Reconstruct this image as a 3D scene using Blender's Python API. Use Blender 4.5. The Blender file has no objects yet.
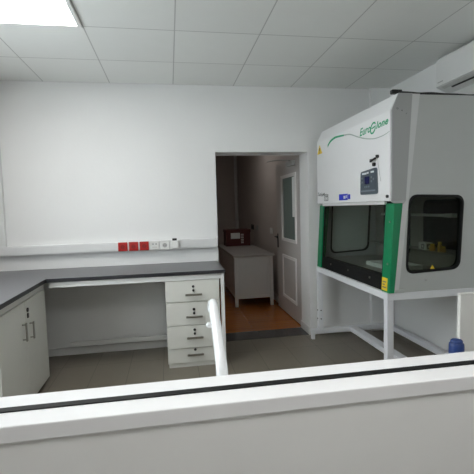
import bpy, bmesh, math, random
from mathutils import Vector, Matrix
random.seed(4)
SC = bpy.context.scene
COL = SC.collection
PI = math.pi

# ------------------------------------------------------------------ materials
def node_mat(name):
    m = bpy.data.materials.new(name); m.use_nodes = True
    nt = m.node_tree
    return m, nt, nt.nodes['Principled BSDF']

def pm(name, col, rough=0.5, metal=0.0, var=0.04, scale=12.0, bump=0.0, spec=0.5, coat=0.0):
    """painted / plastic / metal surface with a little procedural unevenness"""
    m, nt, b = node_mat(name)
    tc = nt.nodes.new('ShaderNodeTexCoord')
    no = nt.nodes.new('ShaderNodeTexNoise'); no.inputs['Scale'].default_value = scale
    no.inputs['Detail'].default_value = 4
    nt.links.new(tc.outputs['Object'], no.inputs['Vector'])
    mx = nt.nodes.new('ShaderNodeMix'); mx.data_type = 'RGBA'
    mx.inputs['A'].default_value = (*[c*(1-var) for c in col], 1)
    mx.inputs['B'].default_value = (*[min(1, c*(1+var)) for c in col], 1)
    nt.links.new(no.outputs['Fac'], mx.inputs['Factor'])
    nt.links.new(mx.outputs['Result'], b.inputs['Base Color'])
    b.inputs['Roughness'].default_value = rough
    b.inputs['Metallic'].default_value = metal
    b.inputs['Specular IOR Level'].default_value = spec
    b.inputs['Coat Weight'].default_value = coat
    if bump:
        bp = nt.nodes.new('ShaderNodeBump'); bp.inputs['Strength'].default_value = bump
        bp.inputs['Distance'].default_value = 0.01
        n2 = nt.nodes.new('ShaderNodeTexNoise'); n2.inputs['Scale'].default_value = scale*12
        nt.links.new(tc.outputs['Object'], n2.inputs['Vector'])
        nt.links.new(n2.outputs['Fac'], bp.inputs['Height'])
        nt.links.new(bp.outputs['Normal'], b.inputs['Normal'])
    return m

def tile_mat(name, col, joint, px, py, ox, oy, w, rough, var=0.08, bump=0.4, spec=0.5):
    """rectangular tiles px by py metres with joints of width w, each tile a slightly different tone"""
    m, nt, b = node_mat(name)
    L = nt.links.new
    tc = nt.nodes.new('ShaderNodeTexCoord')
    sep = nt.nodes.new('ShaderNodeSeparateXYZ'); L(tc.outputs['Object'], sep.inputs[0])
    def math_(op, a, bb=None):
        n = nt.nodes.new('ShaderNodeMath'); n.operation = op
        for i, x in enumerate((a, bb)):
            if x is None: continue
            if isinstance(x, (int, float)): n.inputs[i].default_value = x
            else: L(x, n.inputs[i])
        return n.outputs[0]
    edges = []; ids = []
    for ch, p, o in (('X', px, ox), ('Y', py, oy)):
        q = math_('DIVIDE', math_('SUBTRACT', sep.outputs[ch], o), p)
        fr = math_('FRACT', q)
        dist = math_('MULTIPLY', math_('MINIMUM', fr, math_('SUBTRACT', 1.0, fr)), p)
        edges.append(math_('LESS_THAN', dist, w/2)); ids.append(math_('FLOOR', q))
    line = math_('MAXIMUM', edges[0], edges[1])
    cmb = nt.nodes.new('ShaderNodeCombineXYZ'); L(ids[0], cmb.inputs[0]); L(ids[1], cmb.inputs[1])
    wn = nt.nodes.new('ShaderNodeTexWhiteNoise'); wn.noise_dimensions = '2D'; L(cmb.outputs[0], wn.inputs['Vector'])
    no = nt.nodes.new('ShaderNodeTexNoise'); no.inputs['Scale'].default_value = 9; no.inputs['Detail'].default_value = 6
    L(tc.outputs['Object'], no.inputs['Vector'])
    f = math_('ADD', math_('MULTIPLY', wn.outputs['Value'], 0.5), math_('MULTIPLY', no.outputs['Fac'], 0.5))
    mx = nt.nodes.new('ShaderNodeMix'); mx.data_type = 'RGBA'
    mx.inputs['A'].default_value = (*[c*(1-var) for c in col], 1); mx.inputs['B'].default_value = (*[c*(1+var) for c in col], 1)
    L(f, mx.inputs['Factor'])
    m2 = nt.nodes.new('ShaderNodeMix'); m2.data_type = 'RGBA'
    L(line, m2.inputs['Factor']); L(mx.outputs['Result'], m2.inputs['A']); m2.inputs['B'].default_value = (*joint, 1)
    L(m2.outputs['Result'], b.inputs['Base Color'])
    b.inputs['Roughness'].default_value = rough; b.inputs['Specular IOR Level'].default_value = spec
    bp = nt.nodes.new('ShaderNodeBump'); bp.inputs['Strength'].default_value = bump; bp.inputs['Distance'].default_value = 0.002
    L(math_('SUBTRACT', 1.0, line), bp.inputs['Height']); L(bp.outputs['Normal'], b.inputs['Normal'])
    return m

def wood_mat(name, c1, c2, rough):
    m, nt, b = node_mat(name); L = nt.links.new
    tc = nt.nodes.new('ShaderNodeTexCoord')
    br = nt.nodes.new('ShaderNodeTexBrick')
    br.inputs['Scale'].default_value = 1.0; br.inputs['Brick Width'].default_value = 0.6; br.inputs['Row Height'].default_value = 0.08
    br.inputs['Mortar Size'].default_value = 0.0015
    br.inputs['Color1'].default_value = (*c1, 1); br.inputs['Color2'].default_value = (*c2, 1)
    br.inputs['Mortar'].default_value = (*[c*0.4 for c in c1], 1)
    L(tc.outputs['Object'], br.inputs['Vector'])
    mp = nt.nodes.new('ShaderNodeMapping'); mp.inputs['Scale'].default_value = (2, 40, 2)
    L(tc.outputs['Object'], mp.inputs[0])
    no = nt.nodes.new('ShaderNodeTexNoise'); no.inputs['Scale'].default_value = 3; no.inputs['Detail'].default_value = 6
    L(mp.outputs[0], no.inputs['Vector'])
    mx = nt.nodes.new('ShaderNodeMix'); mx.data_type = 'RGBA'; mx.blend_type = 'MULTIPLY'; mx.inputs['Factor'].default_value = 0.45
    L(br.outputs['Color'], mx.inputs['A']); L(no.outputs['Color'], mx.inputs['B'])
    L(mx.outputs['Result'], b.inputs['Base Color'])
    b.inputs['Roughness'].default_value = rough
    return m

def glass_mat(name, tint, refl=0.08, rough=0.02):
    """thin pane: mostly clear with a tint, plus a mirror-like share"""
    m = bpy.data.materials.new(name); m.use_nodes = True; nt = m.node_tree
    nt.nodes.remove(nt.nodes['Principled BSDF'])
    out = nt.nodes['Material Output']
    tr = nt.nodes.new('ShaderNodeBsdfTransparent'); tr.inputs['Color'].default_value = (*tint, 1)
    gl = nt.nodes.new('ShaderNodeBsdfGlossy'); gl.inputs['Roughness'].default_value = rough
    gl.inputs['Color'].default_value = (.95, .97, .96, 1)
    fr = nt.nodes.new('ShaderNodeLayerWeight'); fr.inputs['Blend'].default_value = .5
    pw = nt.nodes.new('ShaderNodeMath'); pw.operation = 'POWER'; pw.inputs[1].default_value = 4.5
    ad = nt.nodes.new('ShaderNodeMath'); ad.operation = 'MULTIPLY_ADD'; ad.inputs[1].default_value = .8; ad.inputs[2].default_value = refl; ad.use_clamp = True
    no = nt.nodes.new('ShaderNodeTexNoise'); no.inputs['Scale'].default_value = 3
    ml = nt.nodes.new('ShaderNodeMath'); ml.operation = 'MULTIPLY_ADD'; ml.inputs[1].default_value = 0.02; ml.inputs[2].default_value = rough
    nt.links.new(no.outputs['Fac'], ml.inputs[0]); nt.links.new(ml.outputs[0], gl.inputs['Roughness'])
    mx = nt.nodes.new('ShaderNodeMixShader')
    nt.links.new(fr.outputs['Facing'], pw.inputs[0]); nt.links.new(pw.outputs[0], ad.inputs[0]); nt.links.new(ad.outputs[0], mx.inputs[0])
    nt.links.new(tr.outputs[0], mx.inputs[1]); nt.links.new(gl.outputs[0], mx.inputs[2])
    nt.links.new(mx.outputs[0], out.inputs['Surface'])
    return m

def lamp_mat(name, col, strength):
    m, nt, b = node_mat(name)
    b.inputs['Emission Color'].default_value = (*col, 1)
    b.inputs['Emission Strength'].default_value = strength
    b.inputs['Base Color'].default_value = (.9, .9, .9, 1)
    return m

M = dict(
    wall=pm('white wall paint', (.80, .80, .795), .75, var=.02, scale=3, bump=.06),
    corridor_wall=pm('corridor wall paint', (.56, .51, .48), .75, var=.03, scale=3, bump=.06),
    ceiling=tile_mat('ceiling tile', (.80, .81, .79), (.50, .50, .49), .6, .6, -1.1169, 3.4607, .008, .6, var=.03, bump=.5),
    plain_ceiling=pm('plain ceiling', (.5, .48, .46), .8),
    floor=tile_mat('floor tile', (.175, .153, .122), (.085, .074, .058), .3, .6, -.405, 3.72, .005, .28, var=.12),
    strip=tile_mat('threshold tile', (.055, .055, .055), (.13, .13, .12), .3, .6, .62, 4.0, .006, .25, var=.15),
    wood=wood_mat('parquet', (.50, .165, .030), (.40, .12, .022), .2),
    skirt=pm('skirting paint', (.72, .72, .71), .45),
    white=pm('white laminate', (.74, .735, .71), .38, var=.02),
    cab=pm('cabinet laminate', (.70, .70, .655), .42, var=.03, scale=5),
    bench_metal=pm('white steel', (.78, .78, .77), .35, var=.02),
    stand=pm('stand steel', (.76, .77, .80), .4, var=.02),
    dark_gap=pm('shadow gap plastic', (.03, .03, .03), .6),
    worktop=pm('worktop laminate', (.13, .13, .138), .32, var=.10, scale=30),
    edge=pm('worktop edge', (.022, .022, .027), .35),
    chrome=pm('brushed steel', (.34, .33, .29), .35, 1.0, var=.06, scale=50),
    steel=pm('stainless liner', (.42, .40, .37), .42, .45, var=.08, scale=20),
    black=pm('black plastic', (.012, .012, .013), .4),
    rubber=pm('black rubber', (.008, .009, .009), .6, spec=.25),
    red=pm('red socket plastic', (.40, .014, .011), .35),
    red_dark=pm('red socket recess', (.26, .01, .01), .45),
    plate=pm('white plastic', (.74, .74, .72), .35),
    plate_grey=pm('grey plastic', (.42, .42, .41), .4),
    trunk=pm('trunking plastic', (.70, .70, .70), .35, var=.015),
    cover=pm('white enamel', (.82, .82, .825), .35, var=.015),
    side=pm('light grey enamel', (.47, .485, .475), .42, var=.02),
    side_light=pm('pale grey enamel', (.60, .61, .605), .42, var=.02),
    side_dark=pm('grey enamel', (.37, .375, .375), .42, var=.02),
    green=pm('green enamel', (.003, .215, .085), .35, var=.06),
    logo=pm('green print', (.02, .36, .17), .5),
    logo_grey=pm('grey print', (.38, .44, .41), .5),
    print_grey=pm('dark grey print', (.16, .17, .17), .5),
    panel=pm('slate plastic', (.075, .095, .115), .35),
    panel_light=pm('slate print', (.20, .23, .26), .4),
    lcd=pm('display blue', (.008, .012, .085), .2),
    blue_label=pm('blue label', (.02, .04, .55), .4),
    white_print=pm('white print', (.75, .78, .82), .5),
    yellow=pm('yellow label', (.80, .56, .02), .45),
    amber=pm('amber plastic', (.55, .33, .04), .35),
    blue=pm('blue plastic', (.010, .034, .15), .35),
    tube=pm('white gloss plastic', (.82, .84, .86), .18, var=.01),
    ledge=pm('white gloss laminate', (.86, .86, .87), .18, var=.01, scale=2),
    ledge_face=pm('grey white laminate', (.84, .84, .83), .4, var=.02),
    door=pm('door paint', (.54, .51, .49), .45, var=.02),
    door_edge=pm('door moulding', (.82, .80, .78), .45, var=.02),
    box=pm('maroon card', (.075, .010, .009), .6, var=.15),
    label=pm('label paper', (.62, .60, .58), .7),
    paper=pm('white sheet', (.80, .82, .80), .7),
    table=pm('table paint', (.66, .66, .645), .4, var=.02),
    table_top=pm('table top laminate', (.44, .42, .40), .3, var=.04),
    ac=pm('air conditioner plastic', (.74, .74, .73), .4, var=.015),
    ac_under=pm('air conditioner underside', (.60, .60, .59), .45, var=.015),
    frosted=pm('pale pane', (.62, .65, .62), .3),  # pale opaque colour stands in for the lit wall behind the far window
    shade_pane=pm('dark glossy pane', (.012, .014, .013), .15),
    sash=glass_mat('clear sash glass', (.80, .84, .82), .02),
    tinted=glass_mat('tinted window glass', (.58, .60, .56), .006),
    door_glass=pm('greenish frosted glass', (.20, .255, .235), .12),
    window_glass=glass_mat('clear window glass', (.95, .97, .96), .03),
    fill_lamp=lamp_mat('fill lamp diffuser', (1.0, .97, .92), 10.5),
    lamp=lamp_mat('lamp diffuser', (1.0, .985, .96), 20.0),
)

# ------------------------------------------------------------------ mesh helpers (world coordinates)
def B(): return bmesh.new()

def box(bm, x0, x1, y0, y1, z0, z1, bev=0.0, seg=2):
    vs = [bm.verts.new((x, y, z)) for x in (x0, x1) for y in (y0, y1) for z in (z0, z1)]
    q = [(0, 1, 3, 2), (4, 6, 7, 5), (0, 4, 5, 1), (2, 3, 7, 6), (0, 2, 6, 4), (1, 5, 7, 3)]
    fs = [bm.faces.new([vs[i] for i in f]) for f in q]
    bmesh.ops.recalc_face_normals(bm, faces=fs)
    if bev:
        es = list({e for f in fs for e in f.edges})
        bmesh.ops.bevel(bm, geom=es, offset=bev, segments=seg, profile=.5, affect='EDGES')
    return bm

def cyl(bm, p, q, r, r2=None, n=24):
    p, q = Vector(p), Vector(q); d = q - p
    mat = Matrix.Translation((p+q)/2) @ d.to_track_quat('Z', 'Y').to_matrix().to_4x4()
    bmesh.ops.create_cone(bm, cap_ends=True, segments=n, radius1=r, radius2=r if r2 is None else r2, depth=d.length, matrix=mat)
    return bm

def ball(bm, p, r, sx=1, sy=1, sz=1):
    bmesh.ops.create_uvsphere(bm, u_segments=24, v_segments=14, radius=r, matrix=Matrix.Translation(p) @ Matrix.Diagonal((sx, sy, sz, 1)))
    return bm

def lathe(bm, c, prof, n=32):
    """profile of (radius, z) about a vertical axis at c"""
    rings = []
    for r, z in prof:
        rings.append([bm.verts.new((c[0]+r*math.cos(2*PI*k/n), c[1]+r*math.sin(2*PI*k/n), c[2]+z)) for k in range(n)])
    fs = []
    for a, b in zip(rings, rings[1:]):
        for k in range(n):
            fs.append(bm.faces.new((a[k], a[(k+1) % n], b[(k+1) % n], b[k])))
    fs.append(bm.faces.new(rings[0][::-1])); fs.append(bm.faces.new(rings[-1]))
    bmesh.ops.recalc_face_normals(bm, faces=fs)
    return bm

def smooth_path(pts, n=8):
    out = []
    P = [Vector(p) for p in pts]
    for i in range(len(P)-1):
        p0, p1, p2, p3 = P[max(i-1, 0)], P[i], P[i+1], P[min(i+2, len(P)-1)]
        for k in range(n):
            t = k/n
            out.append(.5*((2*p1)+(p2-p0)*t+(2*p0-5*p1+4*p2-p3)*t*t+(3*p1-p0-3*p2+p3)*t**3))
    out.append(P[-1]); return out

def tube(bm, pts, r, n=16, smooth=8, round_end=False):
    P = smooth_path(pts, smooth) if smooth else [Vector(p) for p in pts]
    rad = [r]*len(P)
    if round_end:
        d = (P[-1]-P[-2]).normalized(); e = P[-1].copy()
        for k in range(1, 6):
            a = k/5*PI/2*.97; P.append(e+d*r*math.sin(a)); rad.append(r*math.cos(a))
    rings = []; up = Vector((0.13, 0.31, 1)).normalized(); prev = None
    for i, p in enumerate(P):
        d = (P[min(i+1, len(P)-1)]-P[max(i-1, 0)]).normalized()
        if prev is None: u = d.orthogonal().normalized()
        else: u = (prev - d*prev.dot(d)).normalized()
        prev = u; v = d.cross(u)
        rings.append([bm.verts.new(p+(u*math.cos(2*PI*k/n)+v*math.sin(2*PI*k/n))*rad[i]) for k in range(n)])
    fs = []
    for a, b in zip(rings, rings[1:]):
        for k in range(n): fs.append(bm.faces.new((a[k], a[(k+1) % n], b[(k+1) % n], b[k])))
    fs.append(bm.faces.new(rings[0][::-1])); fs.append(bm.faces.new(rings[-1]))
    bmesh.ops.recalc_face_normals(bm, faces=fs)
    return bm

def prism(bm, poly, axis, a, b, bev=0):
    """polygon extruded along an axis; poly is (x,z) for 'Y', (y,z) for 'X', (x,y) for 'Z'"""
    def P(p, t):
        return {'X': (t, p[0], p[1]), 'Y': (p[0], t, p[1]), 'Z': (p[0], p[1], t)}[axis]
    A = [bm.verts.new(P(p, a)) for p in poly]; C = [bm.verts.new(P(p, b)) for p in poly]
    n = len(poly); fs = [bm.faces.new(A), bm.faces.new(C[::-1])]
    for k in range(n): fs.append(bm.faces.new((A[k], C[k], C[(k+1) % n], A[(k+1) % n])))
    bmesh.ops.recalc_face_normals(bm, faces=fs)
    if bev:
        es = list({e for f in fs for e in f.edges})
        bmesh.ops.bevel(bm, geom=es, offset=bev, segments=2, profile=.5, affect='EDGES')
    return bm

def round_quad(corners, r, n=8):
    """rounded outline through four 2D corners"""
    out = []
    for i in range(4):
        c = Vector(corners[i]); p = Vector(corners[i-1]); q = Vector(corners[(i+1) % 4])
        a = c+(p-c).normalized()*r; b = c+(q-c).normalized()*r
        for k in range(n+1):
            t = k/n; out.append(tuple((1-t)**2*a+2*t*(1-t)*c+t*t*b))
    return out

def inset_loop(loop, d):
    c = Vector((sum(p[0] for p in loop)/len(loop), sum(p[1] for p in loop)/len(loop)))
    w = max(abs(p[0]-c.x) for p in loop); h = max(abs(p[1]-c.y) for p in loop)
    return [(c.x+(p[0]-c.x)*(1-d/w), c.y+(p[1]-c.y)*(1-d/h)) for p in loop]

def holed_plate(bm, outer, holes, axis, a, b):
    """plate with holes between planes axis=a and axis=b"""
    cu = bpy.data.curves.new('plate_outline', 'CURVE'); cu.dimensions = '2D'; cu.fill_mode = 'BOTH'
    cu.extrude = abs(b-a)/2
    for loop in [outer]+list(holes):
        s = cu.splines.new('POLY'); s.points.add(len(loop)-1); s.use_cyclic_u = True
        for p, q in zip(s.points, loop): p.co = (q[0], q[1], 0, 1)
    o = bpy.data.objects.new('plate_outline', cu); COL.objects.link(o)
    me = bpy.data.meshes.new_from_object(o.evaluated_get(bpy.context.evaluated_depsgraph_get()))
    bpy.data.objects.remove(o); bpy.data.curves.remove(cu)
    mid = (a+b)/2
    t = bmesh.new(); t.from_mesh(me); bpy.data.meshes.remove(me)
    for v in t.verts:
        x, y, z = v.co
        v.co = {'Y': (x, mid+z, y), 'X': (mid+z, x, y), 'Z': (x, y, mid+z)}[axis]
    bmesh.ops.remove_doubles(t, verts=t.verts, dist=1e-5)
    bmesh.ops.recalc_face_normals(t, faces=t.faces)
    me = bpy.data.meshes.new('plate_mesh'); t.to_mesh(me); t.free()
    bm.from_mesh(me); bpy.data.meshes.remove(me)
    return bm

def text(bm, body, size, place, shear=0.0, extrude=.0006, align='LEFT', spacing=1.0, width=None, offset=0.0):
    """lettering as real geometry; place maps (x,y,z) of the text plane to the world"""
    cu = bpy.data.curves.new('lettering', 'FONT'); cu.body = body; cu.size = size; cu.shear = shear
    cu.extrude = extrude; cu.align_x = align; cu.space_character = spacing; cu.offset = offset
    o = bpy.data.objects.new('lettering', cu); COL.objects.link(o)
    me = bpy.data.meshes.new_from_object(o.evaluated_get(bpy.context.evaluated_depsgraph_get()))
    bpy.data.objects.remove(o); bpy.data.curves.remove(cu)
    xs = [v.co.x for v in me.vertices]; k = 1.0
    if width and xs: k = width/(max(xs)-min(xs))
    for v in me.vertices: v.co = Vector(place(v.co.x*k, v.co.y, v.co.z))
    bm.from_mesh(me); bpy.data.meshes.remove(me)
    return bm

# ------------------------------------------------------------------ object helpers
def world_loc(o):
    v = Vector((0, 0, 0))
    while o is not None: v += o.location; o = o.parent
    return v

def obj(name, bm, mat, parent=None, loc=None, smooth=False, label=None):
    o_loc = Vector(loc) if loc is not None else Vector((0, 0, 0))
    base = o_loc if parent is None else world_loc(parent)
    bmesh.ops.translate(bm, verts=bm.verts, vec=-base)
    me = bpy.data.meshes.new(name); bm.to_mesh(me); bm.free()
    me.materials.append(M[mat])
    for p in me.polygons: p.use_smooth = smooth
    if smooth:
        me.set_sharp_from_angle(angle=math.radians(40))
    o = bpy.data.objects.new(name, me); COL.objects.link(o)
    if parent is None: o.location = o_loc
    else: o.parent = parent
    if label: o['label'] = label
    return o

def tag(o, label, cat, group=None):
    o['label'] = label; o['category'] = cat
    if group: o['group'] = group
    return o

def thing(name, label, cat, loc, group=None):
    o = bpy.data.objects.new(name, None); COL.objects.link(o); o.location = loc
    o.empty_display_size = .1
    return tag(o, label, cat, group)

def struct(name, bm, mat, parent=None, label=None):
    o = obj(name, bm, mat, parent)
    if parent is None: o['kind'] = 'structure'
    return o

def copy_thing(root, delta, label):
    r = root.copy(); COL.objects.link(r); r.location = root.location+Vector(delta); r['label'] = label
    for ch in list(root.children):
        c = ch.copy(); COL.objects.link(c); c.parent = r
        for g in list(ch.children):
            d = g.copy(); COL.objects.link(d); d.parent = c
    return r

# ------------------------------------------------------------------ dimensions
YB, YJ = 4.06, 4.34          # room face and far face of the wall with the opening
H = 2.626                    # ceiling
XL, XR = -1.72, 2.377
OX0, OX1, OZ = .479, 1.459, 1.966
YF = -1.6                    # wall behind the viewer

# ------------------------------------------------------------------ setting
struct('floor', box(B(), XL-.15, XR+.15, YF-.15, YB, -.10, 0), 'floor')
struct('floor_threshold', box(B(), OX0, OX1, YB, YJ, -.10, 0), 'strip')
struct('floor_corridor', box(B(), -.2, 1.75, YJ, 8.95, -.10, 0), 'wood')
struct('ceiling', box(B(), XL-.15, XR+.15, YF-.15, YB, H, H+.1), 'ceiling')
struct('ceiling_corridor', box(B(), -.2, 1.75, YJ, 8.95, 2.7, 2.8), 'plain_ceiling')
bm = B()
holed_plate(bm, [(XL-.15, 0), (OX0, 0), (OX0, OZ), (OX1, OZ), (OX1, 0), (XR+.15, 0), (XR+.15, H+.1), (XL-.15, H+.1)], [], 'Y', YB, YJ)
box(bm, 2.155, XR, YB-.045, YB+.01, 0, H)
struct('wall_back', bm, 'wall')
WN = (1.15, 2.75, 1.0, 2.3)
bm = B(); holed_plate(bm, [(YF-.15, 0), (YB, 0), (YB, H), (YF-.15, H)], [[(WN[0], WN[2]), (WN[1], WN[2]), (WN[1], WN[3]), (WN[0], WN[3])]], 'X', XL-.15, XL)
struct('wall_left', bm, 'wall')
bm = B(); ym = (WN[0]+WN[1])/2
holed_plate(bm, [(WN[0], WN[2]), (WN[1], WN[2]), (WN[1], WN[3]), (WN[0], WN[3])],
            [[(WN[0]+.05, WN[2]+.05), (ym-.03, WN[2]+.05), (ym-.03, WN[3]-.05), (WN[0]+.05, WN[3]-.05)],
             [(ym+.03, WN[2]+.05), (WN[1]-.05, WN[2]+.05), (WN[1]-.05, WN[3]-.05), (ym+.03, WN[3]-.05)]], 'X', XL-.12, XL-.07)
wnd = struct('fill_window', bm, 'skirt')  # unseen window, added so daylight fills the ceiling
obj('pane', box(B(), XL-.098, XL-.094, WN[0]+.051, ym-.031, WN[2]+.051, WN[3]-.051), 'window_glass', wnd)
obj('pane', box(B(), XL-.098, XL-.094, ym+.031, WN[1]-.051, WN[2]+.051, WN[3]-.051), 'window_glass', wnd)
struct('wall_right', box(B(), XR, XR+.15, YF-.15, YB, 0, H), 'wall')
struct('wall_front', box(B(), XL, XR, YF-.15, YF, 0, H), 'wall')
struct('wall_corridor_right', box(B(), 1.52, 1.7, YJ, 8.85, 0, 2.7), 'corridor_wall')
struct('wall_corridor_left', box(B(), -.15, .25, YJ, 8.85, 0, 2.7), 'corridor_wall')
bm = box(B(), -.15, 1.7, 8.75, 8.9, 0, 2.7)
struct('wall_corridor_end', bm, 'corridor_wall')
bm = box(B(), .25, 1.50, 8.72, 8.75, 1.02, 1.14, .006)
struct('trim_1', bm, 'corridor_wall')                      # rail across the end wall
struct('trim_2', cyl(B(), (1.46, 8.68, 0), (1.46, 8.68, 2.7), .035), 'skirt')   # pipe in the far corner
# skirtings
struct('baseboard_back', box(B(), XL, OX0, YB-.014, YB, 0, .075, .003), 'skirt')
bm = box(B(), OX1, 2.155, YB-.014, YB, 0, .085, .003); box(bm, 2.155, XR, YB-.059, YB-.045, 0, .085, .003)
struct('baseboard_right', bm, 'skirt')
bm = box(B(), OX1-.014, OX1, YB-.014, YJ, 0, .085, .003)
struct('baseboard_jamb', bm, 'skirt')
struct('baseboard_left', box(B(), XL, XL+.014, YF, YB, 0, .075, .003), 'skirt')
struct('baseboard_corridor', box(B(), 1.506, 1.52, 5.45, 8.75, 0, .10, .003), 'skirt')

# ------------------------------------------------------------------ ceiling lights
light_label = ['square recessed lamp in the ceiling over the corner worktop',
               'unseen recessed lamp added in the ceiling to light the ledge face']  # second lamp is unseen, placed to brighten the near ledge face
for k, (x, y) in enumerate([(-1.1169, 2.2607), (.0831, -.1393)]):
    t = thing('ceiling_light', light_label[k], 'light', (x+.3, y+.3, H), 'recessed ceiling lights')
    bm = B(); holed_plate(bm, [(x+.004, y+.004), (x+.596, y+.004), (x+.596, y+.596), (x+.004, y+.596)],
                          [[(x+.03, y+.03), (x+.57, y+.03), (x+.57, y+.57), (x+.03, y+.57)]], 'Z', H-.014, H)
    obj('frame', bm, 'bench_metal', t)
    obj('diffuser', box(B(), x+.028, x+.572, y+.028, y+.572, H-.008, H-.001), 'lamp', t)

t = thing('corridor_fill_light', 'unseen small lamp added to brighten the corridor beyond the doorway', 'light', (.9, 5.9, 2.7))  # unseen lamp added to lift the dark corridor
obj('housing', box(B(), .75, 1.05, 5.75, 6.05, 2.668, 2.6995, .003), 'bench_metal', t)
obj('diffuser', box(B(), .765, 1.035, 5.765, 6.035, 2.655, 2.6675, .003), 'fill_lamp', t)

# ------------------------------------------------------------------ cable trunking and sockets
TZ0, TZ1, TY = 1.006, 1.095, YB-.06
t = thing('cable_trunking', 'white plastic cable trunking running along the back wall above the dark worktop', 'trunking', (-.5, YB, TZ0))
obj('body', box(B(), XL+.002, .462, TY+.004, YB-.001, TZ0, TZ1, .003), 'trunk', t)
obj('cover', box(B(), XL+.002, .461, TY, TY+.005, TZ0+.010, TZ1-.010, .002), 'trunk', t)
obj('riser', box(B(), -1.63, -1.522, TY+.012, YB-.001, TZ1+.0005, H-.001, .003), 'trunk', t, label='upright run of trunking')
obj('end_cap', box(B(), .461, .469, TY-.001, YB-.001, TZ0-.001, TZ1+.001, .002), 'trunk', t)

def socket(x, label, mat, rec, red=True):
    w = .0435
    t = thing('power_socket', label, 'socket', (x, TY, 1.05), 'sockets set in the trunking')
    obj('faceplate', box(B(), x-w, x+w, TY-.012, TY-.0005, TZ0+.001, TZ1-.001, .003), mat, t, smooth=False)
    bm = B()
    cyl(bm, (x, TY-.0135, 1.05), (x, TY-.011, 1.05), .022)
    obj('recess', bm, rec, t, smooth=True)
    bm = B()
    for d in (-.009, .009): cyl(bm, (x+d, TY-.0145, 1.05), (x+d, TY-.0130, 1.05), .0028, n=12)
    obj('pin_holes', bm, 'black', t)
    return t
for x, l in ((-.461, 'red power socket at the far left of the three in the white trunking'),
             (-.359, 'red power socket in the middle of three in the white trunking'),
             (-.257, 'red power socket nearest the white sockets in the trunking')):
    socket(x, l, 'red', 'red_dark')
t = thing('data_socket', 'white data socket with small dark ports beside the red sockets', 'socket', (-.157, TY, 1.05))
obj('faceplate', box(B(), -.2, -.114, TY-.012, TY-.0005, TZ0+.001, TZ1-.001, .003), 'plate', t)
for d in (-.172, -.142):
    obj('port', box(B(), d-.008, d+.008, TY-.0135, TY-.011, 1.058, 1.072), 'plate_grey', t, label='small grey port')
obj('label_strip', box(B(), -.18, -.134, TY-.0128, TY-.0115, 1.028, 1.040), 'label', t)
socket(-.058, 'plain white power socket between the data socket and the plugged-in adapter', 'plate', 'plate_grey')
socket(.04, 'white power socket covered by the plugged-in adapter with a black top', 'plate', 'plate_grey')
t = thing('plug_adapter', 'white plug adapter with a black top in the last socket of the trunking', 'adapter', (.042, TY-.013, 1.05))
obj('body', box(B(), .012, .074, TY-.052, TY-.0138, 1.020, 1.094, .006), 'plate', t)
obj('black_top', box(B(), .016, .060, TY-.046, TY-.018, 1.0945, 1.116, .004), 'black', t, label='black top')

# ------------------------------------------------------------------ L-shaped worktop with frame
WZ = .861
WX, WY = -1.022, 3.44        # inner corner of the L
WYE = 2.50                   # where the left arm ends, outside the picture
WXE = .459
outline = [(XL+.002, YB-.002), (XL+.002, WYE), (WX, WYE), (WX, WY), (WXE, WY), (WXE, YB-.002)]
t = thing('worktop', 'dark grey L-shaped worktop with a black edge along the left corner', 'worktop', (-.8, 3.7, WZ-.03))
obj('surface', prism(B(), outline, 'Z', WZ-.028, WZ), 'worktop', t)
bm = B()
box(bm, WX, WX+.004, WYE, WY, WZ-.030, WZ-.0008)
box(bm, WX, WXE+.004, WY-.004, WY, WZ-.030, WZ-.0008)
box(bm, WXE, WXE+.004, WY, YB-.002, WZ-.030, WZ-.0008)
obj('edge_band', bm, 'edge', t, label='black edge band')

# white steel frame under the back arm
FZ = WZ-.031
t = thing('bench_frame', 'white steel bench frame holding up the dark worktop along the back wall', 'bench frame', (-.3, 3.75, 0))
obj('apron', box(B(), WX+.022, .452, 3.455, 3.49, FZ-.048, FZ, .003), 'bench_metal', t)
obj('leg', box(B(), .422, .452, 3.452, 3.492, 0, FZ, .003), 'bench_metal', t)
obj('leg', box(B(), .422, .452, 3.985, 4.025, 0, FZ, .003), 'bench_metal', t)
obj('side_rail', box(B(), .424, .450, 3.493, 3.984, FZ-.048, FZ, .003), 'bench_metal', t)
obj('rear_rail', box(B(), -1.0, .420, 4.0, 4.025, FZ-.048, FZ, .003), 'bench_metal', t)
obj('floor_rail', box(B(), -1.0, .420, 3.99, 4.02, .098, .142, .003), 'bench_metal', t)

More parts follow.
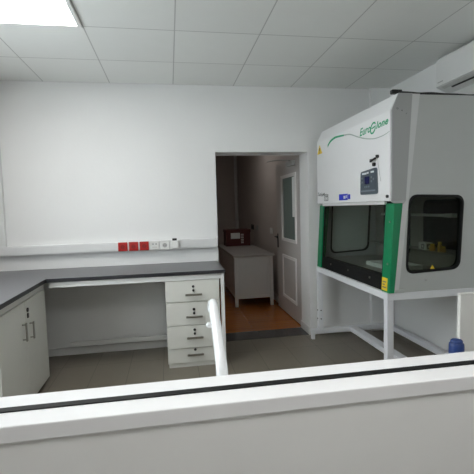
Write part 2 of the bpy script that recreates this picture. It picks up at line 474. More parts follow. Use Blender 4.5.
# drawer pedestal
PX0, PX1, PY = -.062, .405, 3.462
t = thing('drawer_pedestal', 'white four-drawer pedestal with bar handles under the right end of the worktop', 'drawers', (.17, 3.73, 0))
bm = B(); box(bm, PX0+.002, PX1-.002, PY+.020, 3.97, .035, .785, .002)
obj('body', bm, 'cab', t)
obj('plinth', box(B(), PX0+.008, PX1-.008, PY+.024, 3.95, 0, .035), 'cab', t)
for i, (z0, z1) in enumerate(((.596, .779), (.384, .586), (.178, .376), (.040, .172))):
    dy = .012 if i == 3 else 0
    d = obj('drawer', box(B(), PX0, PX1, PY+dy, PY+.019+dy*.5, z0, z1, .002), 'cab', t)
    hz = (.655, .459, .271, .115)[i]; lz = (.730, .528, .345, .162)[i]
    bm = B()
    box(bm, .108, .252, PY+dy-.030, PY+dy-.020, hz-.009, hz+.009, .002)
    for hx in (.122, .238): cyl(bm, (hx, PY+dy-.021, hz), (hx, PY+dy+.001, hz), .005, n=12)
    obj('handle', bm, 'chrome', d, label='brushed metal bar handle')
    bm = cyl(B(), (.178, PY+dy-.006, lz-.006), (.178, PY+dy+.001, lz-.006), .0115)
    lk = obj('lock', bm, 'black', d, smooth=True, label='small round black lock')
    if i < 3:
        bm = cyl(B(), (.178, PY+dy-.010, lz-.040), (.178, PY+dy+.001, lz-.040), .010)
        box(bm, .1765, .1795, PY+dy-.018, PY+dy-.008, lz-.050, lz-.028)
        obj('key_slot', bm, 'black', d)

# left base cabinet, doors face +X
CX = -1.04
t = thing('base_cabinet', 'white two-door base cabinet under the left arm of the dark worktop', 'cabinet', (-1.25, 3.0, 0))
obj('body', box(B(), XL+.02, CX-.021, 2.545, 3.462, .045, FZ-.048, .002), 'cab', t)
obj('top_rail', box(B(), XL+.02, CX-.002, 2.525, 3.452, FZ-.047, FZ-.0005, .002), 'cab', t, label='white rail under the worktop')
obj('plinth', box(B(), XL+.02, CX-.05, 2.55, 3.44, 0, .045), 'dark_gap', t)
for k, (y0, y1, hy, hs) in enumerate(((3.001, 3.462, 3.075, (3.085, 3.06)), (2.545, 2.998, 2.93, ()))):
    d = obj('door', box(B(), CX-.020, CX, y0, y1, .040, .776, .002), 'cab', t)
    bm = B(); z0, z1 = ((.485, .612), (.510, .640))[k]
    box(bm, CX+.022, CX+.032, hy-.009, hy+.009, z0, z1, .002)
    for z in (z0+.012, z1-.012): cyl(bm, (CX-.001, hy, z), (CX+.023, hy, z), .005, n=12)
    obj('handle', bm, 'chrome', d, label='brushed metal bar handle')
    if k == 0:
        bm = cyl(B(), (CX-.001, 3.045, .707), (CX+.007, 3.045, .707), .0155)
        obj('lock', bm, 'black', d, smooth=True, label='small round black lock')
        bm = box(B(), CX-.001, CX+.008, 3.032, 3.056, .648, .684, .004)
        obj('key_slot', bm, 'black', d)

# ------------------------------------------------------------------ open panelled door in the opening
DX0, DX1, DY0, DY1, DZ1 = 1.462, 1.502, 4.36, 5.36, 1.955
d = bpy.data.objects.new('door_1', None)
bm = B()
G = (4.505, 5.06, .985, 1.765); Lp = (4.50, 5.075, .215, .775)
holed_plate(bm, [(DY0, .012), (DY1, .012), (DY1, DZ1), (DY0, DZ1)], [[(G[0], G[2]), (G[1], G[2]), (G[1], G[3]), (G[0], G[3])]], 'X', DX0, DX1)
bpy.data.objects.remove(d)
d = struct('door_1', bm, 'door')
bm = B(); holed_plate(bm, [(G[0]-.03, G[2]-.03), (G[1]+.03, G[2]-.03), (G[1]+.03, G[3]+.03), (G[0]-.03, G[3]+.03)],
                      [[(G[0]+.01, G[2]+.01), (G[1]-.01, G[2]+.01), (G[1]-.01, G[3]-.01), (G[0]+.01, G[3]-.01)]], 'X', DX0-.012, DX0-.0005)
obj('glazing_bead', bm, 'door_edge', d)
obj('glass', box(B(), DX0+.014, DX0+.018, G[0]+.001, G[1]-.001, G[2]+.001, G[3]-.001), 'door_glass', d, label='greenish frosted glass pane')
bm = B(); holed_plate(bm, [(Lp[0], Lp[2]), (Lp[1], Lp[2]), (Lp[1], Lp[3]), (Lp[0], Lp[3])],
                      [[(Lp[0]+.035, Lp[2]+.035), (Lp[1]-.035, Lp[2]+.035), (Lp[1]-.035, Lp[3]-.035), (Lp[0]+.035, Lp[3]-.035)]], 'X', DX0-.012, DX0-.0005)
obj('lower_moulding', bm, 'door_edge', d)
h = obj('handle_plate', box(B(), DX0-.008, DX0-.0005, 5.285, 5.325, .84, 1.03, .003), 'black', d, label='dark handle plate')
bm = cyl(B(), (DX0-.008, 5.305, .99), (DX0-.045, 5.305, .99), .009); cyl(bm, (DX0-.042, 5.312, .99), (DX0-.042, 5.19, .985), .008)
obj('lever', bm, 'black', h, smooth=True)
c = obj('door_closer', box(B(), DX0-.045, DX0-.0005, 4.50, 4.74, 1.875, 1.935, .006), 'plate_grey', d, label='grey door closer')
bm = tube(B(), [(DX0-.03, 4.62, 1.945), (DX0-.10, 5.0, 1.99), (DX0-.10, 5.42, 2.02)], .009, n=10, smooth=3)
obj('closer_arm', bm, 'plate_grey', c, smooth=True)
# jamb frame pieces of the door (far side of the wall)
bm = B(); box(bm, 1.462, 1.52, YJ+.0005, YJ+.018, 0, 2.02, .003)
struct('trim_3', bm, 'door')
tag(obj('bright_strip', box(B(), DX0-.0035, DX0-.0015, 4.52, 4.675, 1.27, 1.752), 'paper', loc=(DX0, 4.6, 1.27)),  # white sheet added to give the strip of light in the glass
    'tall white sheet added as the bright strip in the glass of the open door', 'paper')
o = bpy.data.objects['bright_strip']
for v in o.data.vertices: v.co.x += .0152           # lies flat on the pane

# ------------------------------------------------------------------ corridor: table, box, switches
TT = .735
t = thing('side_table', 'pale panelled table with a grey top standing in the dim corridor', 'table', (1.14, 6.2, 0))
obj('tabletop', box(B(), .845, 1.44, 5.43, 7.25, TT-.028, TT, .004), 'table_top', t, label='grey tabletop')
for x in (.865, 1.375):
    for y in (5.455, 7.175):
        obj('leg', box(B(), x, x+.045, y, y+.045, 0, TT-.029, .003), 'table', t)
obj('end_panel', box(B(), .911, 1.374, 5.468, 5.488, .115, TT-.030, .002), 'table', t)
bm = B(); holed_plate(bm, [(.911, .115), (1.374, .115), (1.374, TT-.03), (.911, TT-.03)], [[(.945, .15), (1.34, .15), (1.34, TT-.075), (.945, TT-.075)]], 'Y', 5.460, 5.4678)
obj('panel_frame', bm, 'table', t)
obj('side_panel', box(B(), .872, .890, 5.501, 7.174, .115, TT-.030, .002), 'table', t)
obj('side_panel', box(B(), 1.396, 1.414, 5.501, 7.174, .115, TT-.030, .002), 'table', t)

bx0, bx1, by0, by1 = .945, 1.375, 6.80, 7.12
t = thing('cardboard_box', 'dark red cardboard box with a white label on the corridor table', 'box', ((bx0+bx1)/2, 6.95, TT))
obj('carton', box(B(), bx0, bx1, by0, by1, TT, TT+.275, .004), 'box', t)
obj('lid', box(B(), bx0-.006, bx1+.006, by0-.006, by1+.006, TT+.235, TT+.285, .004), 'box', t)
obj('label_paper', box(B(), bx0+.085, bx0+.245, by0-.0085, by0-.0005, TT+.13, TT+.228), 'label', t, label='white label')
bm = B()
for k in range(6): box(bm, bx0+.262, bx0+.31, by0-.003, by0-.0005, TT+.05+k*.029, TT+.062+k*.029)
obj('printed_marks', bm, 'label', t)

def wall_plate(y, z, label, name, cat, mat, h=.045):
    t = thing(name, label, cat, (1.52, y, z))
    obj('plate', box(B(), 1.508, 1.5195, y-h, y+h, z-.045, z+.045, .003), mat, t)
    obj('rocker', box(B(), 1.503, 1.5078, y-h*.45, y+h*.45, z-.028, z+.028, .002), mat, t)
    return t
wall_plate(5.86, 1.035, 'white light switch on the corridor wall close to the open door', 'light_switch', 'switch', 'plate', .075)
wall_plate(7.27, 1.035, 'black wall socket on the corridor wall beside the dark red box', 'wall_socket', 'socket', 'black', .10)
wall_plate(6.87, 1.035, 'grey wall socket on the corridor wall next to the black one', 'wall_socket', 'socket', 'plate_grey', .06)

# ------------------------------------------------------------------ safety cabinet
Y0, Y1 = 2.567, 3.95
CB = .764
t = SB = thing('safety_cabinet', 'large white biological safety cabinet with green front corners on the steel stand', 'safety cabinet', (1.93, 3.26, CB))
XB = 2.335
outer = [(1.512, CB), (1.560, 1.40), (1.535, 1.415), (1.535, 2.03), (1.583, 2.148), (XB, 2.148), (XB, CB)]
wq = [(1.638, .893), (2.070, .912), (2.098, 1.448), (1.664, 1.460)]
hole = round_quad(wq, .07)
def window(y, sgn, par, pane, lab):
    bm = B(); holed_plate(bm, hole, [inset_loop(hole, .016)], 'Y', y-sgn*.005, y+sgn*.030)
    g = obj('window_gasket', bm, 'rubber', par, label='black rubber window gasket')
    bm = B(); prism(bm, inset_loop(hole, .012), 'Y', y+sgn*.012, y+sgn*.016)
    obj('side_window', bm, pane, par, label=lab)
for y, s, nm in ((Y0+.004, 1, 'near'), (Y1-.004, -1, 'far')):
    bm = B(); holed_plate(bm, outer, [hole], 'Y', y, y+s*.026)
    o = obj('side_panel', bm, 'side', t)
    window(y, s, o, 'tinted' if nm == 'near' else 'frosted', 'tinted side window' if nm == 'near' else 'opaque side window, pale like the lit wall behind')
# strip and cover return on the near side and the far side
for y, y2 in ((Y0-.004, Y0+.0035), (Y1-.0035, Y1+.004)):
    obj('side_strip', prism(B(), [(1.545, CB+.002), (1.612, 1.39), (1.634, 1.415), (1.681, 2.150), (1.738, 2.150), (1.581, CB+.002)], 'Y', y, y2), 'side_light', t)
# upper housing (closed box above the work chamber)
obj('housing', prism(B(), [(1.556, 1.47), (1.556, 2.03), (1.60, 2.146), (XB-.002, 2.146), (XB-.002, 1.47)], 'Y', Y0+.031, Y1-.031), 'side', t)
# front cover
cv = obj('front_cover', prism(B(), [(1.516, 1.417), (1.516, 2.036), (1.574, 2.153), (1.600, 2.153), (1.552, 2.030), (1.552, 1.417)], 'Y', Y0+.001, Y1-.001, .004), 'cover', t)
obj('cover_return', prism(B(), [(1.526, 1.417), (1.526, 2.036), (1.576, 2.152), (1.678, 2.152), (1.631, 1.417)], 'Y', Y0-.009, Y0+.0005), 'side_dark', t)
for (x, z) in ((1.566, 2.049), (1.600, 2.036), (1.632, 2.016)):
    obj('side_screw', cyl(B(), (x, Y0-.009, z), (x, Y0-.004, z), .008 if x < 1.57 else .006, n=14), 'black', cv, smooth=True)
# logo on the cover: reads from -X, towards -Y
CXP = 1.516
lx, lz0, lz1, ly0, ly1 = CXP-.0006, 1.940, 1.952, 3.02, 2.585
def on_cover(y_start, z_start, rise):
    return lambda a, b, c: (CXP-.0004-abs(c)*0-max(c, 0), y_start-a, z_start+b+a*rise)
RISE = (lz1-lz0)/(ly0-ly1)
bm = B()
text(bm, 'Euro', .082, on_cover(3.012, 1.938, RISE), shear=.28, width=.175, offset=.0016, spacing=1.05)
text(bm, 'lone', .070, on_cover(2.755, 1.940+.26*RISE, RISE), shear=.28, width=.165, offset=.0016, spacing=1.05)
# ring-shaped C with a bar
cy, cz = 2.798, 1.962
ring = B()
N = 40
def ell(r, k):
    a = math.radians(38+k/N*320)
    return (cy - r*.95*math.cos(a)-.012*math.sin(a), cz + r*math.sin(a))
outer_pts = [ell(.043, k) for k in range(N+1)]; inner_pts = [ell(.031, k) for k in range(N+1)]
prism(bm, outer_pts+inner_pts[::-1], 'X', CXP-.0014, CXP+.0002)
prism(bm, [(cy+.022, cz-.006), (cy-.040, cz+.004), (cy-.040, cz+.012), (cy+.022, cz+.004)], 'X', CXP-.0014, CXP+.0002)
obj('logo_lettering', bm, 'logo', cv, label='green italic maker lettering')
def ribbon(pts, w0, w1, mat, nm, lab):
    P = smooth_path([(0, y, z) for y, z in pts], 8); n = len(P)
    up = []; lo = []
    for i, p in enumerate(P):
        w = w0+(w1-w0)*i/(n-1)
        up.append((p.y, p.z+w/2)); lo.append((p.y, p.z-w/2))
    bm = B(); A = [bm.verts.new((CXP-.0010, *q)) for q in up]; C = [bm.verts.new((CXP-.0010, *q)) for q in lo]
    A2 = [bm.verts.new((CXP+.0002, *q)) for q in up]; C2 = [bm.verts.new((CXP+.0002, *q)) for q in lo]
    for i in range(n-1):
        bm.faces.new((A[i], A[i+1], C[i+1], C[i])); bm.faces.new((A[i], A2[i], A2[i+1], A[i+1])); bm.faces.new((C[i], C[i+1], C2[i+1], C2[i]))
    bmesh.ops.recalc_face_normals(bm, faces=bm.faces)
    obj(nm, bm, mat, cv, label=lab)
ribbon([(3.66, 1.962), (3.60, 1.994), (3.50, 2.012), (3.42, 2.010), (3.30, 2.000)], .024, .014, 'logo', 'logo_swoosh', 'green swoosh')
ribbon([(3.30, 2.000), (3.18, 1.985), (3.04, 1.940), (2.92, 1.906), (2.80, 1.884), (2.72, 1.880), (2.64, 1.884), (2.572, 1.896)], .011, .004, 'logo_grey', 'logo_swoosh_tail', 'thin grey-green swoosh tail')
# warning triangle
bm = B(); prism(bm, [(3.930, 1.915), (3.800, 1.915), (3.865, 2.005)], 'X', CXP-.001, CXP+.0002)
w = obj('warning_triangle', bm, 'yellow', cv, label='yellow warning triangle')
bm = B(); prism(bm, [(3.878, 1.972), (3.852, 1.972), (3.862, 1.938), (3.868, 1.938)], 'X', CXP-.0016, CXP-.0009); prism(bm, [(3.871, 1.932), (3.859, 1.932), (3.859, 1.922), (3.871, 1.922)], 'X', CXP-.0016, CXP-.0009)
obj('triangle_mark', bm, 'black', w)
# grey print at the lower left corner
bm = B()
text(bm, 'SafeMate', .050, on_cover(3.93, 1.498, -.06), shear=.2, width=.27, offset=.0008)
holed_plate(bm, [(3.76, 1.442), (3.66, 1.442), (3.66, 1.483), (3.76, 1.483)], [[(3.753, 1.447), (3.667, 1.447), (3.667, 1.478), (3.753, 1.478)]], 'X', CXP-.001, CXP+.0002)
text(bm, '1.2', .036, on_cover(3.742, 1.450, 0), width=.055, offset=.0008)
obj('model_lettering', bm, 'print_grey', cv, label='small grey lettering')
# blue label
bm = B(); box(bm, CXP-.0015, CXP+.0003, 3.235, 3.41, 1.440, 1.494); box(bm, CXP-.0015, CXP+.0003, 3.185, 3.225, 1.447, 1.487)
w = obj('blue_label', bm, 'blue_label', cv, label='small blue label')
bm = B(); box(bm, CXP-.0022, CXP-.0014, 3.275, 3.315, 1.452, 1.478); box(bm, CXP-.0022, CXP-.0014, 3.25, 3.265, 1.458, 1.482)
obj('label_print', bm, 'white_print', w)
# control panel
pl = [(2.982, 1.474), (2.723, 1.474), (2.735, 1.668), (2.975, 1.652)]
bm = B(); prism(bm, round_quad(pl, .022), 'X', CXP-.012, CXP+.0002)
cp = obj('control_panel', bm, 'panel', cv, label='slate grey control panel')
X2 = CXP-.0128
bm = box(B(), X2-.001, X2+.001, 2.835, 2.905, 1.553, 1.610); obj('display', bm, 'lcd', cp, label='dark blue display')
bm = box(B(), X2-.001, X2+.001, 2.745, 2.965, 1.495, 1.507); obj('light_stripe', bm, 'panel_light', cp)
for a_, b_, z_ in ((2.878, 2.945, 1.628), (2.845, 2.872, 1.631), (2.765, 2.812, 1.633)):
    obj('panel_print', box(B(), X2-.001, X2+.001, a_, b_, z_, z_+.013), 'white_print', cp)
for y, z in ((2.945, 1.60), (2.945, 1.57), (2.80, 1.60), (2.80, 1.57), (2.77, 1.585), (2.90, 1.532), (2.87, 1.532), (2.84, 1.532)):
    obj('button', cyl(B(), (X2+.001, y, z), (X2-.003, y, z), .008, n=16), 'panel_light', cp, smooth=True)
# key switch with keys hanging
bm = cyl(B(), (CXP+.001, 2.725, 1.745), (CXP-.012, 2.725, 1.745), .012); ks = obj('key_switch', bm, 'black', cv, smooth=True, label='black key switch')
bm = B(); box(bm, CXP-.020, CXP-.012, 2.722, 2.728, 1.735, 1.755); cyl(bm, (CXP-.018, 2.735, 1.732), (CXP-.018, 2.80, 1.722), .008, n=12); box(bm, CXP-.022, CXP-.014, 2.79, 2.815, 1.710, 1.735, .003)
obj('keys', bm, 'black', ks)
obj('knob', cyl(B(), (CXP+.001, 2.772, 1.692), (CXP-.016, 2.772, 1.692), .014), 'black', cv, smooth=True, label='round black knob')
bm = tube(B(), [(CXP-.008, 2.722, 1.735), (CXP-.010, 2.700, 1.66), (CXP-.008, 2.675, 1.56)], .0015, n=6); obj('key_wire', bm, 'plate_grey', cv)
obj('corner_knob', cyl(B(), (CXP+.001, 2.592, 1.450), (CXP-.012, 2.592, 1.450), .011), 'black', cv, smooth=True)
# green corner uprights
def upright(ya, yb):
    bm = B()
    T = [(1.544, ya, 1.400), (1.611, ya, 1.400), (1.611, yb, 1.400), (1.544, yb, 1.400)]
    Bo = [(1.506, ya, CB), (1.548, ya, CB), (1.548, yb, CB), (1.506, yb, CB)]
    a = [bm.verts.new(p) for p in T]; b = [bm.verts.new(p) for p in Bo]
    fs = [bm.faces.new(a), bm.faces.new(b[::-1])]+[bm.faces.new((a[k], b[k], b[(k+1) % 4], a[(k+1) % 4])) for k in range(4)]
    bmesh.ops.recalc_face_normals(bm, faces=fs)
    bmesh.ops.bevel(bm, geom=list(bm.edges), offset=.004, segments=2, affect='EDGES', profile=.5)
    return obj('corner_upright', bm, 'green', SB, label='green corner upright')
un = upright(Y0-.006, 2.668); uf = upright(3.852, Y1+.004)
for z in (1.27, .97):
    x = 1.506+(1.544-1.506)*(z-CB)/(1.4-CB)
    obj('bolt', cyl(B(), (x+.002, 2.60, z), (x-.004, 2.60, z), .008, n=16), 'chrome', un, smooth=True)
bm = B(); holed_plate(bm, [(2.662, .776), (2.588, .776), (2.588, .868), (2.662, .868)], [], 'X', 1.5045, 1.5085)
sl = .038/.636
for v in bm.verts: v.co.x += (v.co.z-.764)*sl - .0005
yl = obj('warning_label', bm, 'yellow', un, label='yellow warning label')
bm = B()
for k, (a, b) in enumerate(((2.65, 2.60), (2.65, 2.62), (2.65, 2.605))): box(bm, 1.5030, 1.5050, b, a, .795+k*.02, .803+k*.02)
for v in bm.verts: v.co.x += (v.co.z-.764)*sl-.0002
obj('label_lines', bm, 'print_grey', yl)
# sash and sill
def sx(z, off=0): return 1.520+(1.556-1.520)*(z-CB)/(1.4-CB)+off
bm = B(); prism(bm, [(sx(.862), .862), (sx(1.392), 1.392), (sx(1.392)+.005, 1.392), (sx(.862)+.005, .862)], 'Y', 2.668, 3.852)
sg = obj('sash', bm, 'sash', t, label='clear sliding glass sash')
ins = [(2.69, .878), (3.83, .878), (3.83, 1.389), (2.69, 1.389)]
bm = B(); holed_plate(bm, [(2.668, .860), (3.852, .860), (3.852, 1.394), (2.668, 1.394)], [round_quad(ins, .04)], 'X', 0, .008)
for v in bm.verts: v.co.x += sx(v.co.z, -.003)
obj('sash_gasket', bm, 'rubber', sg, label='black sash seal')
obj('top_rail', box(B(), 1.532, 1.552, 2.668, 3.852, 1.392, 1.4165, .002), 'bench_metal', t, label='white rail above the sash')
bm = B(); prism(bm, [(sx(.766, -.004), .766), (sx(.859, -.004), .859), (sx(.859)+.06, .872), (sx(.766)+.06, .766)], 'Y', 2.668, 3.852)
si = obj('front_sill', bm, 'rubber', t, label='black front sill')
for y in (2.86, 3.24, 3.62):
    obj('sill_bolt', cyl(B(), (sx(.83, -.003), y, .83), (sx(.83, -.010), y, .83), .009, n=14), 'chrome', si, smooth=True)
# chamber
obj('base_pan', box(B(), 1.585, XB-.002, Y0+.031, Y1-.031, CB, .862), 'steel', t, label='stainless work surface pan')
obj('rear_liner', box(B(), 2.150, XB-.002, Y0+.031, Y1-.031, .863, 1.469), 'steel', t, label='stainless rear liner')
bm = B(); prism(bm, [(2.04, 1.012), (2.149, 1.012), (2.149, .985)], 'Y', Y0+.035, Y1-.05)
obj('rear_shelf', bm, 'steel', t, label='narrow stainless shelf')
bm = cyl(B(), (2.125, 2.70, 1.295), (2.125, 3.75, 1.295), .012); lt = obj('tube_lamp', bm, 'plate', t, smooth=True)
bm = box(B(), 2.10, 2.149, 2.70, 2.78, 1.28, 1.31, .003); obj('lamp_holder', bm, 'plate', lt)
for ya, yb, zz in ((3.30, 3.74, .93), (2.66, 3.10, 1.03)):
    rw = round_quad([(ya, zz), (yb, zz), (yb, 1.42), (ya, 1.42)], .06)
    bm = B(); holed_plate(bm, rw, [inset_loop(rw, .018)], 'X', 2.140, 2.1498)
    rg = obj('rear_window', bm, 'rubber', t, label='black framed rear window')
    bm = B(); prism(bm, inset_loop(rw, .012), 'X', 2.146, 2.1496); obj('shade_pane', bm, 'shade_pane', rg)  # near-black colour carries the shade of the dim chamber
# warning sticker on the near window gasket
bm = B(); prism(bm, [(1.828, .924), (1.862, .924), (1.845, .952)], 'Y', Y0-.0035, Y0-.0008)
obj('window_sticker', bm, 'yellow', t, label='small yellow triangle sticker')
obj('foot_block', box(B(), 1.555, 1.625, Y0-.008, Y0+.004, CB+.001, CB+.022, .002), 'side', t)
obj('side_bolt', cyl(B(), (1.80, Y0+.006, .845), (1.80, Y0-.003, .845), .007, n=12), 'plate_grey', t, smooth=True)

# things in the chamber
tr = thing('instrument_tray', 'flat grey tray lying on the work surface inside the glass-fronted cabinet', 'tray', (1.85, 3.08, .862))
bm = B(); holed_plate(bm, [(1.72, 2.90), (2.0, 2.90), (2.0, 3.30), (1.72, 3.30)], [[(1.735, 2.915), (1.985, 2.915), (1.985, 3.285), (1.735, 3.285)]], 'Z', .862, .895)
obj('rim', bm, 'plate', tr); obj('bottom', box(B(), 1.7355, 1.9845, 2.9155, 3.2845, .862, .885), 'plate', tr)
wb = thing('reagent_box', 'small white box with a dark square print on the cabinet shelf', 'box', (2.08, 2.985, 1.012))
obj('carton', box(B(), 2.05, 2.11, 2.93, 3.03, 1.012, 1.072, .002), 'plate', wb)
bm = B(); holed_plate(bm, [(2.955, 1.02), (2.99, 1.02), (2.99, 1.06), (2.955, 1.06)], [[(2.963, 1.028), (2.982, 1.028), (2.982, 1.052), (2.963, 1.052)]], 'X', 2.0485, 2.0499)
obj('print', bm, 'black', wb)
bm = B(); holed_plate(bm, [(2.06, 1.02), (2.095, 1.02), (2.095, 1.06), (2.06, 1.06)], [[(2.068, 1.028), (2.087, 1.028), (2.087, 1.052), (2.068, 1.052)]], 'Y', 2.9285, 2.9299)
obj('print', bm, 'black', wb)
def vial(x, y, r, h, label, capm='yellow'):
    t = thing('vial', label, 'vial', (x, y, 1.0125), 'vials on the cabinet shelf')
    obj('bottle_body', lathe(B(), (x, y, 1.0125), [(r, 0), (r, h*.6), (r*.6, h*.72), (r*.6, h*.75)]), 'amber', t, smooth=True)
    obj('cap', lathe(B(), (x, y, 1.0125+h*.75), [(r*.75, .0005), (r*.75, h*.22), (r*.5, h*.25)]), capm, t, smooth=True)
vial(2.075, 2.885, .022, .055, 'low yellow-capped vial right beside the white box in the cabinet')
vial(2.085, 2.81, .018, .075, 'taller yellow-capped vial in the middle of the cabinet shelf')
vial(2.075, 2.755, .018, .045, 'low amber vial at the end of the cabinet shelf farthest from the white box', 'yellow')

# ------------------------------------------------------------------ steel stand of the cabinet
t = thing('cabinet_stand', 'white square-tube steel stand carrying the large safety cabinet', 'stand', (1.9, 3.26, 0))
SX0, SX1, w = 1.497, 2.285, .05
ZT = .712
legs = ((SX0, Y0+.001), (SX0, 3.90), (SX1, Y0+.001), (SX1, 3.90))
for x, y in legs:
    lg = obj('leg', box(B(), x, x+w, y, y+w, .108, ZT-.001, .003), 'stand', t)
    if y > 3:
        for z in (.305, .215):
            obj('bolt', cyl(B(), (x+.025, y+.002, z), (x+.025, y-.006, z), .007, n=12), 'print_grey', lg, smooth=True)
            obj('bolt', cyl(B(), (x+.002, y+.025, z), (x-.006, y+.025, z), .007, n=12), 'print_grey', lg, smooth=True)
obj('top_rail', box(B(), SX0, SX1+w, Y0+.001, Y0+.001+w, ZT, CB-.001, .003), 'stand', t)
obj('top_rail', box(B(), SX0, SX1+w, 3.90, 3.95, ZT, CB-.001, .003), 'stand', t)
obj('top_rail', box(B(), SX0, SX0+w, Y0+.052, 3.899, ZT, CB-.001, .003), 'stand', t)
obj('top_rail', box(B(), SX1, SX1+w, Y0+.052, 3.899, ZT, CB-.001, .003), 'stand', t)
for y in (3.90, Y0+.001):
    obj('base_rail', box(B(), SX0-.075, SX1+w, y, y+w, .058, .107, .003), 'stand', t)
    for x in (SX0-.075, SX1+.01):
        obj('foot', box(B(), x, x+.035, y+.005, y+w-.005, 0, .057, .002), 'stand', t)
obj('cross_rail', box(B(), 1.845, 1.925, Y0+.052, 3.899, .058, .107, .003), 'stand', t)
obj('cross_rail', box(B(), SX1-.01, SX1+w, Y0+.052, 3.899, .058, .107, .003), 'stand', t)

# black power cord lying on the cabinet top
t = thing('mains_cable', 'black mains cable with a plug lying on top of the safety cabinet', 'cable', (1.9, 2.62, 2.153))
pts = [(1.615, 2.60, 2.166), (1.70, 2.60, 2.163), (1.76, 2.60, 2.160), (1.84, 2.58, 2.158), (1.95, 2.60, 2.159), (2.06, 2.60, 2.158), (2.17, 2.62, 2.160), (2.28, 2.62, 2.166), (2.35, 2.62, 2.185), (2.375, 2.62, 2.20)]
obj('lead', tube(B(), pts, .0100, n=12), 'black', t, smooth=True)
obj('plug', box(B(), 1.545, 1.620, 2.585, 2.620, 2.1545, 2.184, .006), 'black', t)

# ------------------------------------------------------------------ air conditioner on the right wall
AY0, AY1 = 2.28, 3.10
t = thing('air_conditioner', 'white split air conditioner high on the right wall above the safety cabinet', 'air conditioner', (XR, 2.7, 2.31))
ft, bt = 2.247, 2.36
obj('casing', prism(B(), [(XR-.001, 2.311), (2.352, 2.311), (ft, bt), (ft, 2.57), (2.285, 2.60), (XR-.001, 2.60)], 'Y', AY0, AY1, .004), 'ac', t)
def under(xa, xb, off=.0015):
    k = (bt-2.311)/(ft-2.352)
    z = lambda x: 2.311+(x-2.352)*k
    return [(xa, z(xa)-off), (xb, z(xb)-off), (xb, z(xb)+.002), (xa, z(xa)+.002)]
obj('outlet_flap', prism(B(), under(2.262, 2.292, .004), 'Y', AY0+.02, AY1-.05), 'ac_under', t)
obj('outlet_slot', prism(B(), under(2.294, 2.310, .003), 'Y', AY0+.02, 2.975), 'black', t, label='dark outlet slot')
obj('badge', box(B(), ft-.002, ft+.001, 3.01, 3.075, 2.385, 2.393), 'plate_grey', t, label='small dark badge')

# ------------------------------------------------------------------ foreground
LY0, LY1, LZ = .885, 1.040, .95
t = thing('half_wall', 'glossy white ledge with a black groove crossing the whole foreground', 'ledge', (.4, .96, 0))
obj('ledge_cap', box(B(), XL+.001, XR-.001, LY0, LY1, .912, LZ, .003), 'ledge', t)
obj('groove_strip', box(B(), XL+.002, XR-.002, .950, .972, LZ-.001, LZ+.003, .001), 'rubber', t, label='black groove strip')
obj('front_face', box(B(), XL+.001, XR-.001, LY0+.006, LY1-.008, 0, .9115), 'ledge_face', t, label='grey-white front panel')

# narrow bench behind the half wall
t = thing('side_bench', 'narrow white bench behind the foreground ledge', 'bench', (.4, 1.22, 0))
obj('bench_top', box(B(), XL+.002, 1.25, LY1+.001, 1.385, .715, .745, .003), 'white', t)
for x in (XL+.05, .4, 1.19):
    obj('leg', box(B(), x, x+.04, 1.33, 1.37, 0, .7145, .003), 'white', t)
    obj('leg', box(B(), x, x+.04, LY1+.004, LY1+.044, 0, .7145, .003), 'white', t)

# white swan-neck tube standing on it
t = thing('swan_neck_tube', 'white curved tube with a rounded top rising behind the foreground ledge', 'tube', (.136, 1.15, .745))
pts = [(.136, 1.15, .762), (.136, 1.15, .85), (.137, 1.165, .92), (.141, 1.28, .975), (.144, 1.40, 1.028), (.147, 1.46, 1.042), (.148, 1.50, 1.035), (.148, 1.52, 1.01)]
obj('neck', tube(B(), pts, .0178, n=24, round_end=True), 'tube', t, smooth=True)
obj('base_collar', lathe(B(), (.136, 1.15, .745), [(.036, 0), (.036, .012), (.024, .024), (.020, .05)]), 'tube', t, smooth=True)
bm = ball(B(), (.117, 1.33, 1.004), .0095); cyl(bm, (.117, 1.33, 1.004), (.135, 1.32, .995), .006, n=14)
obj('side_knob', bm, 'tube', t, smooth=True, label='small white side knob')

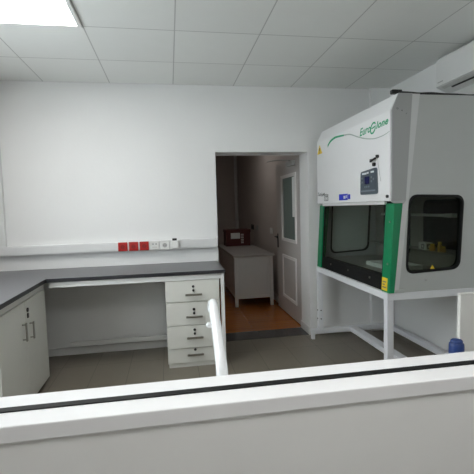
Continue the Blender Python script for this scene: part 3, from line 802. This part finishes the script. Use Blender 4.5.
# blue bottle
bxp = (.958, 1.2, .7452)
t = thing('bottle', 'blue plastic bottle peeking over the ledge in front of the white panel', 'bottle', bxp)
obj('bottle_body', lathe(B(), bxp, [(.022, 0), (.0245, .004), (.0245, .158), (.0238, .166), (.021, .170)]), 'blue', t, smooth=True)
obj('cap', lathe(B(), bxp, [(.0195, .1705), (.0195, .177), (.017, .180)]), 'blue', t, smooth=True)

# plain white upright panel at the right
t = thing('screen_panel', 'plain white upright panel at the right edge in front of the steel stand', 'panel', (1.85, 1.6, 0))
obj('board', box(B(), 1.295, XR-.001, 1.60, 1.622, .0, .972, .002), 'white', t)
obj('edge_cap', box(B(), 1.293, XR-.001, 1.598, 1.624, .9725, .980, .002), 'white', t)

# ------------------------------------------------------------------ camera
y, p, r = (math.radians(a) for a in (9.4991, 4.2073, 1.5895))
F = Vector((math.sin(y)*math.cos(p), math.cos(y)*math.cos(p), -math.sin(p)))
R0 = Vector((math.cos(y), -math.sin(y), 0)); U0 = R0.cross(F)
R = math.cos(r)*R0-math.sin(r)*U0; U = math.sin(r)*R0+math.cos(r)*U0
cam = bpy.data.cameras.new('camera'); co = bpy.data.objects.new('camera', cam); COL.objects.link(co)
co.matrix_world = Matrix(((R.x, U.x, -F.x, 0), (R.y, U.y, -F.y, 0), (R.z, U.z, -F.z, 1.4), (0, 0, 0, 1)))
cam.sensor_fit = 'HORIZONTAL'; cam.sensor_width = 36; cam.lens = 398.29/474*36; cam.clip_start = .02
SC.camera = co

# ------------------------------------------------------------------ world and colour
w = bpy.data.worlds.new('world'); SC.world = w; w.use_nodes = True
w.node_tree.nodes['Background'].inputs[0].default_value = (.8, .85, .9, 1)
w.node_tree.nodes['Background'].inputs[1].default_value = 8.0
SC.view_settings.view_transform = 'Standard'; SC.view_settings.look = 'None'
SC.view_settings.exposure = 0.2; SC.view_settings.gamma = 1.0; SC.view_settings.use_curve_mapping = False
SC.cycles.use_denoising = True
SC.cycles.max_bounces = 10; SC.cycles.diffuse_bounces = 6; SC.cycles.glossy_bounces = 5; SC.cycles.transparent_max_bounces = 16
SC.cycles.caustics_reflective = False; SC.cycles.caustics_refractive = False
